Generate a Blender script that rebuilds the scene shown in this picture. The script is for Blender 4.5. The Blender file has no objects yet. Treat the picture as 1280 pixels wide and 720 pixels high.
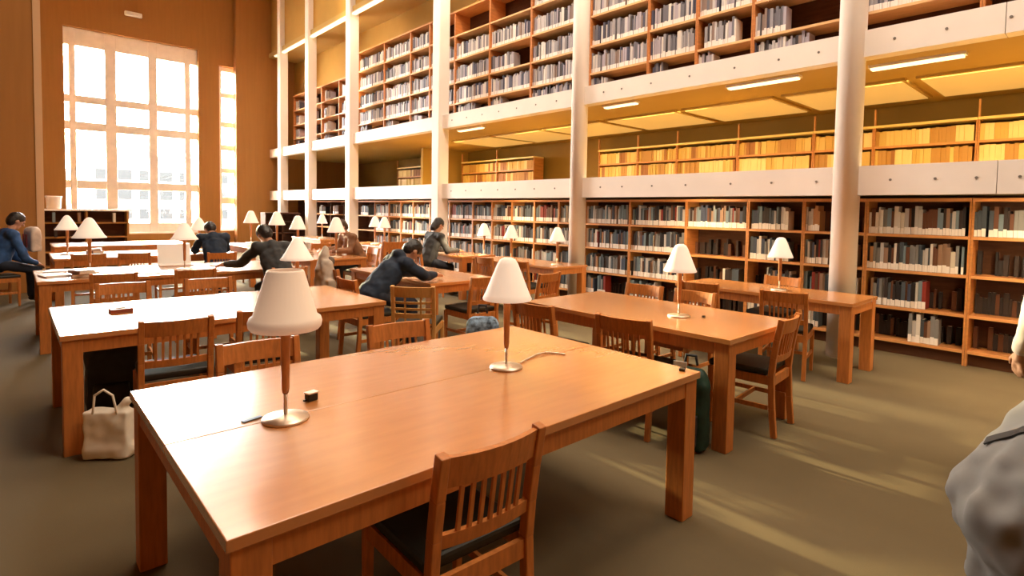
import bpy, math, random
from math import sin, cos, pi, radians as RAD
from mathutils import Vector, Matrix
random.seed(7)
C = bpy.context.scene.collection
SC = bpy.context.scene

# ------------------------------------------------------------------ camera
F, CX, CY, PITCH, ROLL, YAW, H = 692.97, 640.0, 294.84, 0.04545, -0.01653, 0.73789, 1.5296
_f = Vector((sin(YAW)*cos(PITCH), cos(YAW)*cos(PITCH), -sin(PITCH)))
_r = Vector((cos(YAW), -sin(YAW), 0)); _u = _r.cross(_f)
AX = cos(ROLL)*_r - sin(ROLL)*_u; BX = cos(ROLL)*_u + sin(ROLL)*_r
cam_d = bpy.data.cameras.new('camera'); cam = bpy.data.objects.new('camera', cam_d); C.objects.link(cam)
M = Matrix((AX, BX, -_f)).transposed().to_4x4(); M.translation = Vector((0, 0, H)); cam.matrix_world = M
cam_d.sensor_width = 36; cam_d.lens = F/1280*36; cam_d.shift_y = -(360-CY)/1280; cam_d.clip_start = 0.05; cam_d.clip_end = 500
SC.camera = cam

# ------------------------------------------------------------------ world, sun, lights, exposure
EXPOSURE = 0.30
SKY = 120.0
w = bpy.data.worlds.new('sky'); SC.world = w; w.use_nodes = True
w.node_tree.nodes['Background'].inputs[0].default_value = (1.0, 0.93, 0.84, 1)
w.node_tree.nodes['Background'].inputs[1].default_value = SKY
SC.view_settings.view_transform = 'Standard'; SC.view_settings.look = 'None'
SC.view_settings.exposure = EXPOSURE; SC.view_settings.gamma = 1.0; SC.view_settings.use_curve_mapping = False
SC.cycles.max_bounces = 7; SC.cycles.diffuse_bounces = 4; SC.cycles.glossy_bounces = 3
SC.cycles.transparent_max_bounces = 8; SC.cycles.transmission_bounces = 3
SC.cycles.sample_clamp_indirect = 40.0; SC.cycles.caustics_reflective = True; SC.cycles.caustics_refractive = False

def light(name, kind, energy, color, loc, direction=(0, 0, -1), size=(1, 1), **kw):
    l = bpy.data.lights.new(name, kind); l.energy = energy; l.color = color
    if kind == 'AREA':
        l.shape = 'RECTANGLE'; l.size, l.size_y = size
    for k, v in kw.items(): setattr(l, k, v)
    o = bpy.data.objects.new(name, l); C.objects.link(o); o.location = loc
    o.rotation_euler = Vector(direction).to_track_quat('-Z', 'Y').to_euler()
    return o
ELEV = RAD(12.5)
light('sun', 'SUN', 15.0, (1.0, 0.82, 0.42), (2, 30, 9), (0.040*cos(ELEV), -cos(ELEV), -sin(ELEV)), angle=RAD(1.0))
WARM = (1.0, 0.84, 0.66)
for (x, y, e) in ((2.6, 2.0, 150), (4.6, 1.5, 190), (2.6, 8.0, 110), (4.6, 7.0, 170), (4.0, 13.5, 150), (4.0, -2.8, 250)):  # unseen area lights at the ceiling; the last is raised to brighten the columns
    light('ceiling_area_light', 'AREA', e, WARM, (x, y, 8.7), size=(1.6, 3.2))
# strips under the galleries
for y in (0.4, 3.9, 7.7, 11.6):
    light('stack_light', 'AREA', 62, (1.0, 0.74, 0.42), (6.90, y, 1.74), (0.5, 0, -1), size=(0.12, 3.2))
for y in (-0.2, 1.6, 5.2, 8.0, 11.4):
    light('gallery_light', 'AREA', 52, (1.0, 0.76, 0.28), (7.9, y, 3.13), (0.3, 0, -1), size=(1.6, 1.4))
for y in (1.0, 5.0, 9.0, 13.0, 17.0):
    light('upper_gallery_light', 'AREA', 48, (1.0, 0.76, 0.50), (6.5, y, 6.45), (0.45, 0, -1), size=(0.25, 3.4))
light('upper_wall_light', 'AREA', 30, (1.0, 0.70, 0.30), (6.2, 14, 6.9), (1, 0, 0.35), size=(0.3, 8))
# daylight portals at the openings
for (x0, x1) in ((1.2, 4.58), (5.17, 5.95)):
    light('window_portal', 'AREA', 1, (1, 1, 1), ((x0+x1)/2, 20.75, 3.5), (0, -1, 0), size=(x1-x0, 5.7)).data.cycles.is_portal = True

# ------------------------------------------------------------------ materials
def lin(c):
    return tuple(((v/255)/12.92 if v <= 10.3 else ((v/255+0.055)/1.055)**2.4) for v in c)
_M = {}
def mat(name, col, rough=0.6, spec=0.5, metal=0.0, noise=None, bump=None, coat=0.0, emit=None, var=None, sheen=0.0):
    """noise=(scale,(sx,sy,sz),amount) darkens/lightens the colour with a procedural grain"""
    if name in _M: return _M[name]
    m = bpy.data.materials.new(name); m.use_nodes = True; nt = m.node_tree; b = nt.nodes['Principled BSDF']
    b.inputs['Base Color'].default_value = (*col, 1); b.inputs['Roughness'].default_value = rough
    b.inputs['Specular IOR Level'].default_value = spec; b.inputs['Metallic'].default_value = metal
    b.inputs['Coat Weight'].default_value = coat; b.inputs['Coat Roughness'].default_value = 0.2
    if sheen: b.inputs['Sheen Weight'].default_value = sheen
    tc = nt.nodes.new('ShaderNodeTexCoord')
    def noise_node(scale, s, det=4):
        mp = nt.nodes.new('ShaderNodeMapping'); mp.inputs['Scale'].default_value = s
        n = nt.nodes.new('ShaderNodeTexNoise'); n.inputs['Scale'].default_value = scale; n.inputs['Detail'].default_value = det
        nt.links.new(tc.outputs['Object'], mp.inputs[0]); nt.links.new(mp.outputs[0], n.inputs['Vector']); return n
    if noise:
        n = noise_node(noise[0], noise[1]); r = nt.nodes.new('ShaderNodeValToRGB'); a = noise[2]
        r.color_ramp.elements[0].position = 0.3; r.color_ramp.elements[1].position = 0.7
        r.color_ramp.elements[0].color = (*[v*(1-a) for v in col], 1); r.color_ramp.elements[1].color = (*[min(1, v*(1+a)) for v in col], 1)
        nt.links.new(n.outputs['Fac'], r.inputs[0]); nt.links.new(r.outputs[0], b.inputs['Base Color'])
    if bump:
        n = noise_node(bump[0], (1, 1, 1), 2); bp = nt.nodes.new('ShaderNodeBump'); bp.inputs['Strength'].default_value = bump[1]; bp.inputs['Distance'].default_value = bump[2]
        nt.links.new(n.outputs['Fac'], bp.inputs['Height']); nt.links.new(bp.outputs[0], b.inputs['Normal'])
    if emit:
        b.inputs['Emission Color'].default_value = (*emit[0], 1); b.inputs['Emission Strength'].default_value = emit[1]
    _M[name] = m; return m

WOOD = (0.56, 0.22, 0.062)
m_top = mat('table_veneer', WOOD, 0.24, 0.7, noise=(4, (1, 6, 1), 0.06))
m_top2 = mat('table_veneer_lengthwise', WOOD, 0.24, 0.7, noise=(4, (6, 1, 1), 0.06))
for _m in (m_top, m_top2):
    _p = _m.node_tree.nodes['Principled BSDF']; _p.inputs['Coat Weight'].default_value = 1.0; _p.inputs['Coat Roughness'].default_value = 0.22; _p.inputs['Coat IOR'].default_value = 1.6
m_leg = mat('table_leg_wood', (0.50, 0.175, 0.04), 0.42, 0.4, noise=(7, (9, 9, 1), 0.16))
m_chair = mat('chair_wood', (0.52, 0.18, 0.040), 0.40, 0.45, noise=(9, (6, 6, 1), 0.2))
m_chair_l = mat('light_chair_wood', (0.62, 0.33, 0.10), 0.40, 0.45, noise=(9, (6, 6, 1), 0.12))
m_pad = mat('seat_pad_leather', (0.022, 0.02, 0.014), 0.5, 0.4, noise=(14, (1, 1, 1), 0.2))
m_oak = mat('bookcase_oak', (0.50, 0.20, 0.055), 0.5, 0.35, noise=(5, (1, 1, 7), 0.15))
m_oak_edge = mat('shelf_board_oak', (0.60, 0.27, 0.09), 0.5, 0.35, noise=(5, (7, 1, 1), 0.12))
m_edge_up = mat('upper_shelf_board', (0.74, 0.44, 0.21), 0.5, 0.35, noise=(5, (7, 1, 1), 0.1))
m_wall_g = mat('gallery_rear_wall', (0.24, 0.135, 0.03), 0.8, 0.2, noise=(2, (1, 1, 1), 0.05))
m_oak_red = mat('upper_shelf_oak', (0.52, 0.19, 0.055), 0.5, 0.35, noise=(5, (1, 1, 7), 0.15))
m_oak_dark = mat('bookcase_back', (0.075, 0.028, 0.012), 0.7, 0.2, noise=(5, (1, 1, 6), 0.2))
m_white = mat('white_concrete', (0.86, 0.79, 0.73), 0.7, 0.3, noise=(2.5, (1, 1, 1), 0.03))
m_wall = mat('brown_wall', (0.36, 0.165, 0.043), 0.75, 0.25, noise=(3, (5, 5, .3), 0.05))
m_wall_y = mat('ochre_wall', (0.42, 0.25, 0.06), 0.8, 0.2, noise=(2, (1, 1, 1), 0.05))
m_soffit = mat('soffit_plaster', (0.45, 0.30, 0.10), 0.8, 0.2, noise=(1.2, (1, 1, 1), 0.05))
m_carpet = mat('carpet', (0.128, 0.096, 0.052), 0.95, 0.15, noise=(1.2, (1, .25, 1), 0.10), bump=(260, 0.35, 0.004))
m_frame = mat('window_frame_wood', (0.88, 0.78, 0.70), 0.5, 0.4, noise=(6, (1, 1, 1), 0.05))  # brightened in the colour to imitate bloom from the window
m_brass = mat('brushed_brass', (0.74, 0.62, 0.50), 0.42, 0.5, metal=1.0)
m_lampwood = mat('lamp_stem_wood', (0.46, 0.19, 0.065), 0.3, 0.5, noise=(20, (8, 8, 1), 0.15))
m_dark = mat('dark_metal', (0.03, 0.025, 0.02), 0.4, 0.5, metal=0.6)
m_hole = mat('bolt_hole', (0.20, 0.17, 0.15), 0.7, 0.2)
m_label = mat('spine_label_paper', (0.80, 0.74, 0.70), 0.6, 0.3)
m_page = mat('book_pages', (0.70, 0.60, 0.45), 0.8, 0.2)

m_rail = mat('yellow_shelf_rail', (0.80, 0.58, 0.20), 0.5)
def shade_mat(name, col, e):
    m = bpy.data.materials.new(name); m.use_nodes = True; nt = m.node_tree; b = nt.nodes['Principled BSDF']
    b.inputs['Base Color'].default_value = (*col, 1); b.inputs['Roughness'].default_value = 0.7
    b.inputs['Emission Color'].default_value = (1.0, 0.80, 0.62, 1); b.inputs['Emission Strength'].default_value = e
    return m
m_shade = shade_mat('lit_lamp_shade', (0.80, 0.72, 0.62), 0.35)
m_shade_off = shade_mat('cream_lamp_shade', (0.80, 0.66, 0.52), 0.12)
m_strip = bpy.data.materials.new('fluorescent_strip'); m_strip.use_nodes = True
_b = m_strip.node_tree.nodes['Principled BSDF']; _b.inputs['Emission Color'].default_value = (1.0, 0.78, 0.42, 1); _b.inputs['Emission Strength'].default_value = 1.6
m_panel = bpy.data.materials.new('lit_ceiling_panel'); m_panel.use_nodes = True
_b = m_panel.node_tree.nodes['Principled BSDF']; _b.inputs['Base Color'].default_value = (0.5, 0.36, 0.12, 1)
_b.inputs['Emission Color'].default_value = (1.0, 0.60, 0.16, 1); _b.inputs['Emission Strength'].default_value = 0.35
m_glass = bpy.data.materials.new('window_glass'); m_glass.use_nodes = True
nt = m_glass.node_tree; nt.nodes.clear()
o_ = nt.nodes.new('ShaderNodeOutputMaterial'); mx = nt.nodes.new('ShaderNodeMixShader'); tr = nt.nodes.new('ShaderNodeBsdfTransparent'); gl = nt.nodes.new('ShaderNodeBsdfGlossy')
gl.inputs['Roughness'].default_value = 0.02; tr.inputs[0].default_value = (0.96, 0.97, 0.97, 1); mx.inputs[0].default_value = 0.05
nt.links.new(tr.outputs[0], mx.inputs[1]); nt.links.new(gl.outputs[0], mx.inputs[2]); nt.links.new(mx.outputs[0], o_.inputs[0])

# ------------------------------------------------------------------ mesh helpers
class MB:
    def __init__(s): s.v = []; s.f = []; s.m = []
    def box(s, x0, x1, y0, y1, z0, z1, mi=0):
        n = len(s.v)
        s.v += [(x0, y0, z0), (x1, y0, z0), (x1, y1, z0), (x0, y1, z0), (x0, y0, z1), (x1, y0, z1), (x1, y1, z1), (x0, y1, z1)]
        for q in ((0, 3, 2, 1), (4, 5, 6, 7), (0, 1, 5, 4), (1, 2, 6, 5), (2, 3, 7, 6), (3, 0, 4, 7)):
            s.f.append(tuple(n+i for i in q)); s.m.append(mi)
        return s
    def bar(s, p, q, w0, d0, w1=None, d1=None, side=(1, 0, 0), mi=0):
        """rectangular bar from p to q, w across `side`, d across the other way"""
        w1 = w0 if w1 is None else w1; d1 = d0 if d1 is None else d1
        p = Vector(p); q = Vector(q); d = (q-p).normalized(); a = Vector(side); a = (a-d*a.dot(d)).normalized(); b = d.cross(a)
        n = len(s.v)
        for c, ww, dd in ((p, w0, d0), (q, w1, d1)):
            for i, j in ((-1, -1), (1, -1), (1, 1), (-1, 1)):
                s.v.append(tuple(c+a*i*ww/2+b*j*dd/2))
        for f in ((0, 3, 2, 1), (4, 5, 6, 7), (0, 1, 5, 4), (1, 2, 6, 5), (2, 3, 7, 6), (3, 0, 4, 7)):
            s.f.append(tuple(n+i for i in f)); s.m.append(mi)
        return s
    def lathe(s, prof, n=28, c=(0, 0, 0), close=True, mi=0):
        b = len(s.v)
        for r, z in prof:
            for k in range(n):
                a = 2*pi*k/n; s.v.append((c[0]+r*cos(a), c[1]+r*sin(a), c[2]+z))
        for i in range(len(prof)-1):
            for k in range(n):
                k2 = (k+1) % n; s.f.append((b+i*n+k, b+i*n+k2, b+(i+1)*n+k2, b+(i+1)*n+k)); s.m.append(mi)
        if close:
            s.f.append(tuple(b+k for k in range(n))[::-1]); s.m.append(mi)
            e = b+(len(prof)-1)*n; s.f.append(tuple(e+k for k in range(n))); s.m.append(mi)
        return s
    def capsule(s, p, q, r0, r1, n=12, mi=0):
        p = Vector(p); q = Vector(q); d = q-p
        L = d.length; d = d.normalized() if L > 1e-6 else Vector((0, 0, 1))
        a = d.orthogonal().normalized(); b = d.cross(a); base = len(s.v); rings = []
        for t in (-80, -50, -20): rings.append((p + d*r0*sin(RAD(t)), r0*cos(RAD(t))))
        for t in (20, 50, 80): rings.append((q + d*r1*sin(RAD(t)), r1*cos(RAD(t))))
        for c, r in rings:
            for k in range(n):
                an = 2*pi*k/n; s.v.append(tuple(c+a*r*cos(an)+b*r*sin(an)))
        for i in range(len(rings)-1):
            for k in range(n):
                k2 = (k+1) % n; s.f.append((base+i*n+k, base+i*n+k2, base+(i+1)*n+k2, base+(i+1)*n+k)); s.m.append(mi)
        s.f.append(tuple(base+k for k in range(n))[::-1]); s.m.append(mi)
        e = base+(len(rings)-1)*n; s.f.append(tuple(e+k for k in range(n))); s.m.append(mi)
        return s
    def ball(s, c, r, n=14, rot=None, mi=0):
        base = len(s.v); c = Vector(c); R_ = rot or Matrix.Identity(3); st = n//2
        for i in range(1, st):
            t = pi*i/st
            for k in range(n):
                a = 2*pi*k/n; s.v.append(tuple(c+R_@Vector((r[0]*sin(t)*cos(a), r[1]*sin(t)*sin(a), r[2]*cos(t)))))
        s.v.append(tuple(c+R_@Vector((0, 0, r[2])))); s.v.append(tuple(c+R_@Vector((0, 0, -r[2]))))
        T = len(s.v)-2
        for i in range(st-2):
            for k in range(n):
                k2 = (k+1) % n; s.f.append((base+i*n+k, base+(i+1)*n+k, base+(i+1)*n+k2, base+i*n+k2)); s.m.append(mi)
        for k in range(n):
            k2 = (k+1) % n; s.f.append((T, base+k, base+k2)); s.m.append(mi)
            e = base+(st-2)*n; s.f.append((T+1, e+k2, e+k)); s.m.append(mi)
        return s
    def build(s, name, mats, parent=None, smooth=False, bevel=0, loc=None):
        me = bpy.data.meshes.new(name); me.from_pydata(s.v, [], s.f)
        if not isinstance(mats, (list, tuple)): mats = [mats]
        for m in mats: me.materials.append(m)
        if len(mats) > 1: me.polygons.foreach_set('material_index', s.m)
        if smooth: me.polygons.foreach_set('use_smooth', [True]*len(me.polygons))
        me.update(); o = bpy.data.objects.new(name, me); C.objects.link(o)
        if parent: o.parent = parent
        if loc: o.location = loc
        if bevel:
            b = o.modifiers.new('b', 'BEVEL'); b.width = bevel; b.segments = 2; b.limit_method = 'ANGLE'
        return o
def tag(o, label=None, cat=None, group=None, kind=None):
    if label: o['label'] = label
    if cat: o['category'] = cat
    if group: o['group'] = group
    if kind: o['kind'] = kind
    return o
def empty(name, loc=(0, 0, 0), rz=0.0):
    o = bpy.data.objects.new(name, None); C.objects.link(o); o.location = loc; o.rotation_euler = (0, 0, rz); o.empty_display_size = .1
    return o
def struct(name, mb, m, parent=None, **kw):
    o = mb.build(name, m, parent, **kw)
    if parent is None: o['kind'] = 'structure'
    return o
def copy_tree(o, parent=None):
    c = o.copy(); C.objects.link(c)
    if parent: c.parent = parent
    for ch in list(o.children): copy_tree(ch, c)
    return c
def px(P):
    v = Vector(P)-Vector((0, 0, H)); z = v.dot(_f)
    return (CX+F*v.dot(AX)/z, CY-F*v.dot(BX)/z, z)

# ------------------------------------------------------------------ the shell
CEIL = 9.2
struct('floor', MB().box(-5, 11.5, -6, 21, -0.1, 0), m_carpet)
struct('ceiling', MB().box(-5, 11.5, -6, 21, CEIL, CEIL+0.1), m_wall_y)
struct('wall_left', MB().box(-5.1, -5, -6, 21, 0, CEIL), m_wall)
struct('wall_back', MB().box(-5, 11.5, -6.1, -6, 0, CEIL), m_wall)
struct('wall_right', MB().box(11.4, 11.5, -6, 21, 0, CEIL), m_wall_y)
wf = MB()   # far wall with its two tall openings
wf.box(-5, 1.21, 20, 20.9, 0, CEIL).box(1.21, 4.56, 20, 20.9, 6.48, CEIL).box(1.21, 4.56, 20, 20.9, 0, 0.64)
wf.box(4.56, 5.17, 20, 20.9, 0, CEIL).box(5.17, 5.95, 20, 20.9, 6.1, CEIL).box(5.17, 5.95, 20, 20.9, 0, 0.7).box(5.95, 11.4, 20, 20.9, 0, CEIL)
struct('wall_far', wf, m_wall)
struct('wall_pier_left', MB().box(-5, 0.36, 12.45, 13.0, 0, CEIL), m_wall)
struct('pier_lit_side_1', MB().box(0.36, 0.46, 12.43, 13.02, 0, CEIL), mat('pier_side_lit_tone', (0.62, 0.40, 0.22), 0.6, 0.3))  # pier's side face, painted paler for the window light falling on it
struct('wall_pier_right', MB().box(5.60, 7.05, 19.7, 20, 0, CEIL), m_wall)
struct('baseboard_far', MB().box(0.46, 5.4, 19.97, 20, 0, 0.12), m_oak)

def window(name, x0, x1, vs, hs, z0, z1, y=20.12):
    """vs, hs: solid mullion and rail spans"""
    fr = MB()
    for a, b in vs: fr.box(a, b, y, y+0.14, z0, z1)
    for a, b in hs: fr.box(x0, x1, y+0.01, y+0.13, a, b)
    # slim outer casing and sill board
    fr.box(x0, x1, y-0.10, y, z0-0.02, z0+0.05)
    w_ = struct(name, fr, m_frame, bevel=0.01)
    xs = [(vs[i][1], vs[i+1][0]) for i in range(len(vs)-1)]; zs = [(hs[i][1], hs[i+1][0]) for i in range(len(hs)-1)]
    for a, b in xs:
        for c, d in zs:
            MB().box(a, b, y+0.06, y+0.066, c, d).build('pane', m_glass, w_)
    return w_
window('window_1', 1.21, 4.56,
       [(1.21, 1.23), (1.33, 1.48), (2.16, 2.43), (3.23, 3.46), (4.20, 4.36), (4.54, 4.56)],
       [(0.64, 0.97), (1.96, 2.20), (3.63, 3.87), (4.40, 4.61), (6.00, 6.48)], 0.64, 6.48)
window('window_2', 5.17, 5.95, [(5.17, 5.27), (5.90, 5.95)],
       [(0.7, 0.80), (1.59, 1.82), (2.62, 2.78), (3.37, 3.55), (4.13, 4.31), (5.10, 5.26), (5.95, 6.1)], 0.7, 6.1)

# outside: pavement and a pale office block with window bands
struct('ground_outside', MB().box(-60, 70, 21.2, 120, -0.6, -0.5), mat('pavement', (0.2, 0.2, 0.2), 0.9))
m_fac = mat('facade_concrete', (0.30, 0.30, 0.31), 0.9, 0.0); m_facwin = mat('facade_glass', (0.0105, 0.0115, 0.0125), 0.9, 0.0)
def office(x0, x1, y, h, label):
    t = empty('office_building', ((x0+x1)/2, y+5, -0.5)); tag(t, label, 'building')
    cx, cy = (x0+x1)/2, y+5
    fa_ = MB().box(x0-cx, x1-cx, -5, 5, 0, h).build('facade', m_fac, t)
    MB().box(x0-cx-.2, x1-cx+.2, -5.2, 5.2, h, h+0.3).build('roof', m_fac, t)
    for k in range(int(h/1.5)):
        z = 0.9+k*1.5
        r = MB(); n = int((x1-x0)/1.4)
        for i in range(n):
            a = x0-cx+0.3+i*(x1-x0-0.4)/n
            r.box(a, a+0.9, -5.06, -5.0, z, z+0.8)
        r.build('window_band', m_facwin, fa_)
office(4.6, 16, 52, 5.6, 'pale office block with window bands, seen through the tall window')
office(-6, 3.9, 60, 4.6, 'lower grey office block seen through the left window panes')

# far wall emergency light
t = empty('wall_light', (2.85, 20, 7.14)); tag(t, 'small white oblong light fitting on the brown wall above the tall window', 'wall light')
MB().box(-0.22, 0.22, -0.10, 0, -0.07, 0.07).build('housing', m_white, t, bevel=0.03)
MB().box(-0.18, 0.18, -0.115, -0.10, -0.045, 0.045).build('diffuser', m_label, t, bevel=0.01)

# ------------------------------------------------------------------ gallery structure
COLS = [(2.02, 'nearest'), (5.83, 'second nearest'), (9.64, 'third nearest'), (13.66, 'fourth nearest'), (16.33, 'second farthest'), (18.6, 'farthest')]
for i, (y, nm) in enumerate(COLS):
    c = MB()
    if i < 2: c.lathe([(0.13, 0), (0.13, CEIL)], 32)
    else: c.box(-0.13, 0.13, -0.13, 0.13, 0, CEIL)
    o = c.build('column', m_white, smooth=(i < 2)); o.location = (6.70, y, 0)
    if i < 2:
        for p in o.data.polygons:
            if abs(p.normal.z) > 0.5: p.use_smooth = False
    else:
        b = o.modifiers.new('b', 'BEVEL'); b.width = 0.02; b.segments = 2
    tag(o, kind='structure')
XS = 6.70
def slab(name, z0, z1, zp, xr):
    b = MB().box(XS+0.14, xr, -6, 19.7, z0, z1); s_ = struct(name, b, m_soffit)
    return s_
slab('gallery_floor_lower', 1.77, 1.90, 2.06, 11.4); slab('gallery_floor_upper', 3.20, 3.33, 3.48, 11.4)
struct('gallery_ceiling_top', MB().box(XS-0.06, 11.4, -6, 19.7, 6.56, 6.70), m_soffit)
struct('wall_above_gallery', MB().box(XS+0.02, XS+0.16, -6, 19.7, 6.70, CEIL), m_wall_y)
for nm, z0, z1 in (('beam_lower', 1.755, 2.06), ('beam_upper', 3.195, 3.47)):
    b = MB()
    segs = [-6, 0.785, 5.83, 9.64, 13.66, 16.33, 19.7]
    for i in range(len(segs)-1): b.box(XS-0.04, XS+0.14, segs[i]+0.003, segs[i+1]-0.003, z0, z1)
    bm_ = struct(nm, b, m_white)
    ys = [0.3, 0.63, 0.93, 1.24, 1.61, 2.31, 2.8, 3.3, 3.92, 4.44, 4.95, 5.35] if z0 < 3 else [0.3, 0.75, 1.21, 1.63, 2.34, 2.77, 3.3, 3.91, 4.5, 5.0, 5.33]
    ys += [6.3+0.48*k for k in range(7)]
    for y in ys:
        h_ = MB(); h_.lathe([(0.013, 0), (0.013, 0.006)], 10); o = h_.build('bolt_hole', m_hole, bm_)
        o.location = (XS-0.039, y, (z0+z1)/2); o.rotation_euler = (0, -pi/2, 0)
# light trough under the top ceiling edge
t = empty('strip_light', (XS-0.02, 15.6, 6.497)); tag(t, 'long thin lit strip along the top edge of the upper gallery', 'strip light')
MB().box(-0.05, 0.05, -3.6, 3.6, 0.03, 0.06).build('housing', m_white, t)
MB().box(-0.05, 0.05, -3.55, 3.55, 0.0, 0.03).build('tube', m_strip, t)
# soffit strip lights and lit panels over the middle gallery
for k, (x, y, L, lb) in enumerate(((6.98, 5.25, 0.62, 'lit strip light under the upper gallery beside the second nearest white column'),
                    (7.15, 1.55, 0.85, 'lit strip light under the upper gallery just right of the nearest white column'),
                    (7.0, 3.1, 0.9, 'lit strip light under the upper gallery just left of the nearest white column'),
                    (7.3, 0.1, 0.9, 'lit strip light under the upper gallery at the right edge of the picture'),
                    (7.0, 9.0, 0.8, 'lit strip light under the upper gallery right of the third nearest white column'))):
    t = empty('strip_light', (x, y, 3.17)); tag(t, lb, 'strip light', 'strip lights under the upper gallery')
    MB().box(-0.06, 0.06, -L/2, L/2, 0.0, 0.03).build('housing', m_white, t); MB().box(-0.045, 0.045, -L/2+.02, L/2-.02, -0.02, 0.0).build('tube', m_strip, t)
words = ['first', 'second', 'third', 'fourth', 'fifth', 'sixth', 'seventh', 'eighth']
for k in range(8):
    y0 = -1.3+k*1.55
    t = empty('ceiling_panel', (8.7, y0+0.75, 3.17)); tag(t, 'lit yellow ceiling panel under the upper gallery, %s one counted from the right' % words[k], 'ceiling panel', 'lit panels under the upper gallery')
    MB().box(-0.72, 0.72, -0.72, 0.72, 0.0, 0.03).build('frame', m_soffit, t)
    MB().box(-0.66, 0.66, -0.68, 0.68, -0.012, 0.0).build('diffuser', m_panel, t)
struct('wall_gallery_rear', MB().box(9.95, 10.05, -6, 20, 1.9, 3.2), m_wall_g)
struct('wall_gallery_cross', MB().box(8.4, 9.95, 12.9, 13.0, 1.9, 3.2), m_wall_y)
struct('wall_upper_rear', MB().box(7.62, 7.72, -6, 20, 3.33, 6.56), m_wall_y)
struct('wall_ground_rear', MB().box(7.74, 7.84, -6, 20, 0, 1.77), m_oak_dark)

# ------------------------------------------------------------------ bookcases and books
BOOKS = []   # (x_spine, y, z, h, t, d, colour index, kind, label words)
PAL_G = [(70, 78, 88), (120, 118, 118), (175, 170, 168), (52, 42, 40), (96, 60, 42), (60, 66, 84), (205, 196, 186), (140, 110, 90), (110, 126, 136), (40, 36, 38), (130, 44, 34), (170, 120, 80)]
WG = ['slate', 'mid grey', 'pale grey', 'near-black', 'brown', 'navy', 'off-white', 'tan', 'blue-grey', 'black', 'dark red', 'ochre']
W_G = [5, 5, 5, 4, 3, 4, 3, 2, 4, 4, 1, 1]
PAL_U = [(150, 146, 152), (190, 184, 184), (110, 108, 118), (80, 80, 98), (215, 208, 202), (140, 120, 112), (64, 58, 62), (168, 160, 172)]
WU = ['grey', 'light grey', 'dark grey', 'blue-grey', 'off-white', 'taupe', 'charcoal', 'lavender grey']
W_U = [5, 5, 3, 3, 3, 2, 2, 4]
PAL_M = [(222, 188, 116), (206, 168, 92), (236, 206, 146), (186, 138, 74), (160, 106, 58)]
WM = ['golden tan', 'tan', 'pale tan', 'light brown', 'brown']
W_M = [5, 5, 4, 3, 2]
NP = {'g': 0, 'u': len(PAL_G), 'm': len(PAL_G)+len(PAL_U)}
book_mats = []
for i, c in enumerate(PAL_G+PAL_U+PAL_M):
    book_mats.append(mat('book_cloth_%s' % ((WG+WU+WM)[i].replace(' ', '_')+str(i)), lin(c), 0.6, 0.3))

NW = 'first second third fourth fifth sixth seventh eighth ninth tenth eleventh twelfth'.split()
def ordinal(n):
    return '%d%s' % (n, 'th' if 10 <= n % 100 <= 20 else {1: 'st', 2: 'nd', 3: 'rd'}.get(n % 10, 'th'))
def place(y0, y1, bays):
    """words for a bay: counted rightwards (smaller Y) from the column at its left"""
    yc = (y0+y1)/2
    cand = [(cy, nm) for cy, nm in COLS if cy > yc]
    if not cand: return 1, 'left of the farthest column'
    cy, nm = cand[0]
    n = sum(1 for a, b in bays if (a+b)/2 < cy and (a+b)/2 >= yc)
    return n, 'right of the %s column' % nm
def fill(kind, x, y0, y1, z, hmax, frac=1.0, start=0.0, where='', lab=True, shelfword='', dens=1.0):
    """books from the left (high Y) to the right (low Y)"""
    a = y1-0.02-start*(y1-y0); b = a-(y1-y0-0.04)*frac; y = a; k = 0
    if b < y0+0.02: b = y0+0.02
    W = {'g': W_G, 'u': W_U, 'm': W_M}[kind]; names = {'g': WG, 'u': WU, 'm': WM}[kind]
    run = None
    while True:
        if kind == 'm': t_ = random.uniform(0.035, 0.06); h_ = hmax*random.uniform(0.86, 0.93)
        else: t_ = random.uniform(0.016, 0.042); h_ = hmax*random.uniform(0.68, 0.92)
        if y-t_ < b: break
        k += 1
        if run is None or random.random() < 0.55 or kind != 'm':
            if run is None or random.random() < 0.75: ci = random.choices(range(len(W)), W)[0]
            else: ci = run
        else: ci = run
        run = ci
        d_ = random.uniform(0.15, 0.19)
        if random.random() > 0.03 or kind == 'm':
            BOOKS.append((x+random.uniform(0, 0.015), y-t_/2, z+0.0012, h_, t_-0.0015, d_, NP[kind]+ci, kind, (names[ci], k, shelfword, where)))
        y -= t_
def bookcase(kind, y0, y1, x, depth, z0, boards, top, n, where, mt, fronts=None, cat='bookcase', level='ground floor'):
    t = empty('bookcase', (x, (y0+y1)/2, z0)); h2 = (y1-y0)/2-0.002
    tag(t, '%s bookcase on the %s, %s bay %s' % ('oak', level, ordinal(n), where), cat, 'bookcases on the %s' % level)
    MB().box(0, depth, -h2, -h2+0.018, 0, top-z0).build('side_panel', mt, t)
    MB().box(0, depth, h2-0.018, h2, 0, top-z0).build('side_panel', mt, t)
    MB().box(depth-0.012, depth-0.002, -h2+0.018, h2-0.018, 0.0, top-z0).build('back_panel', m_oak_dark, t)
    for z in boards:
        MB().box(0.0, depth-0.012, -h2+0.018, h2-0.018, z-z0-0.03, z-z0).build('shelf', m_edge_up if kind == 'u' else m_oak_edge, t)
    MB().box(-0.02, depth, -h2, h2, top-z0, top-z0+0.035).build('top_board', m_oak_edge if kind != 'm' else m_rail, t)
    if boards[0]-z0 > 0.1:
        MB().box(0.06, 0.08, -h2+0.018, h2-0.018, 0, boards[0]-z0-0.03).build('kick_board', m_oak_dark, t)
    return t

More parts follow.
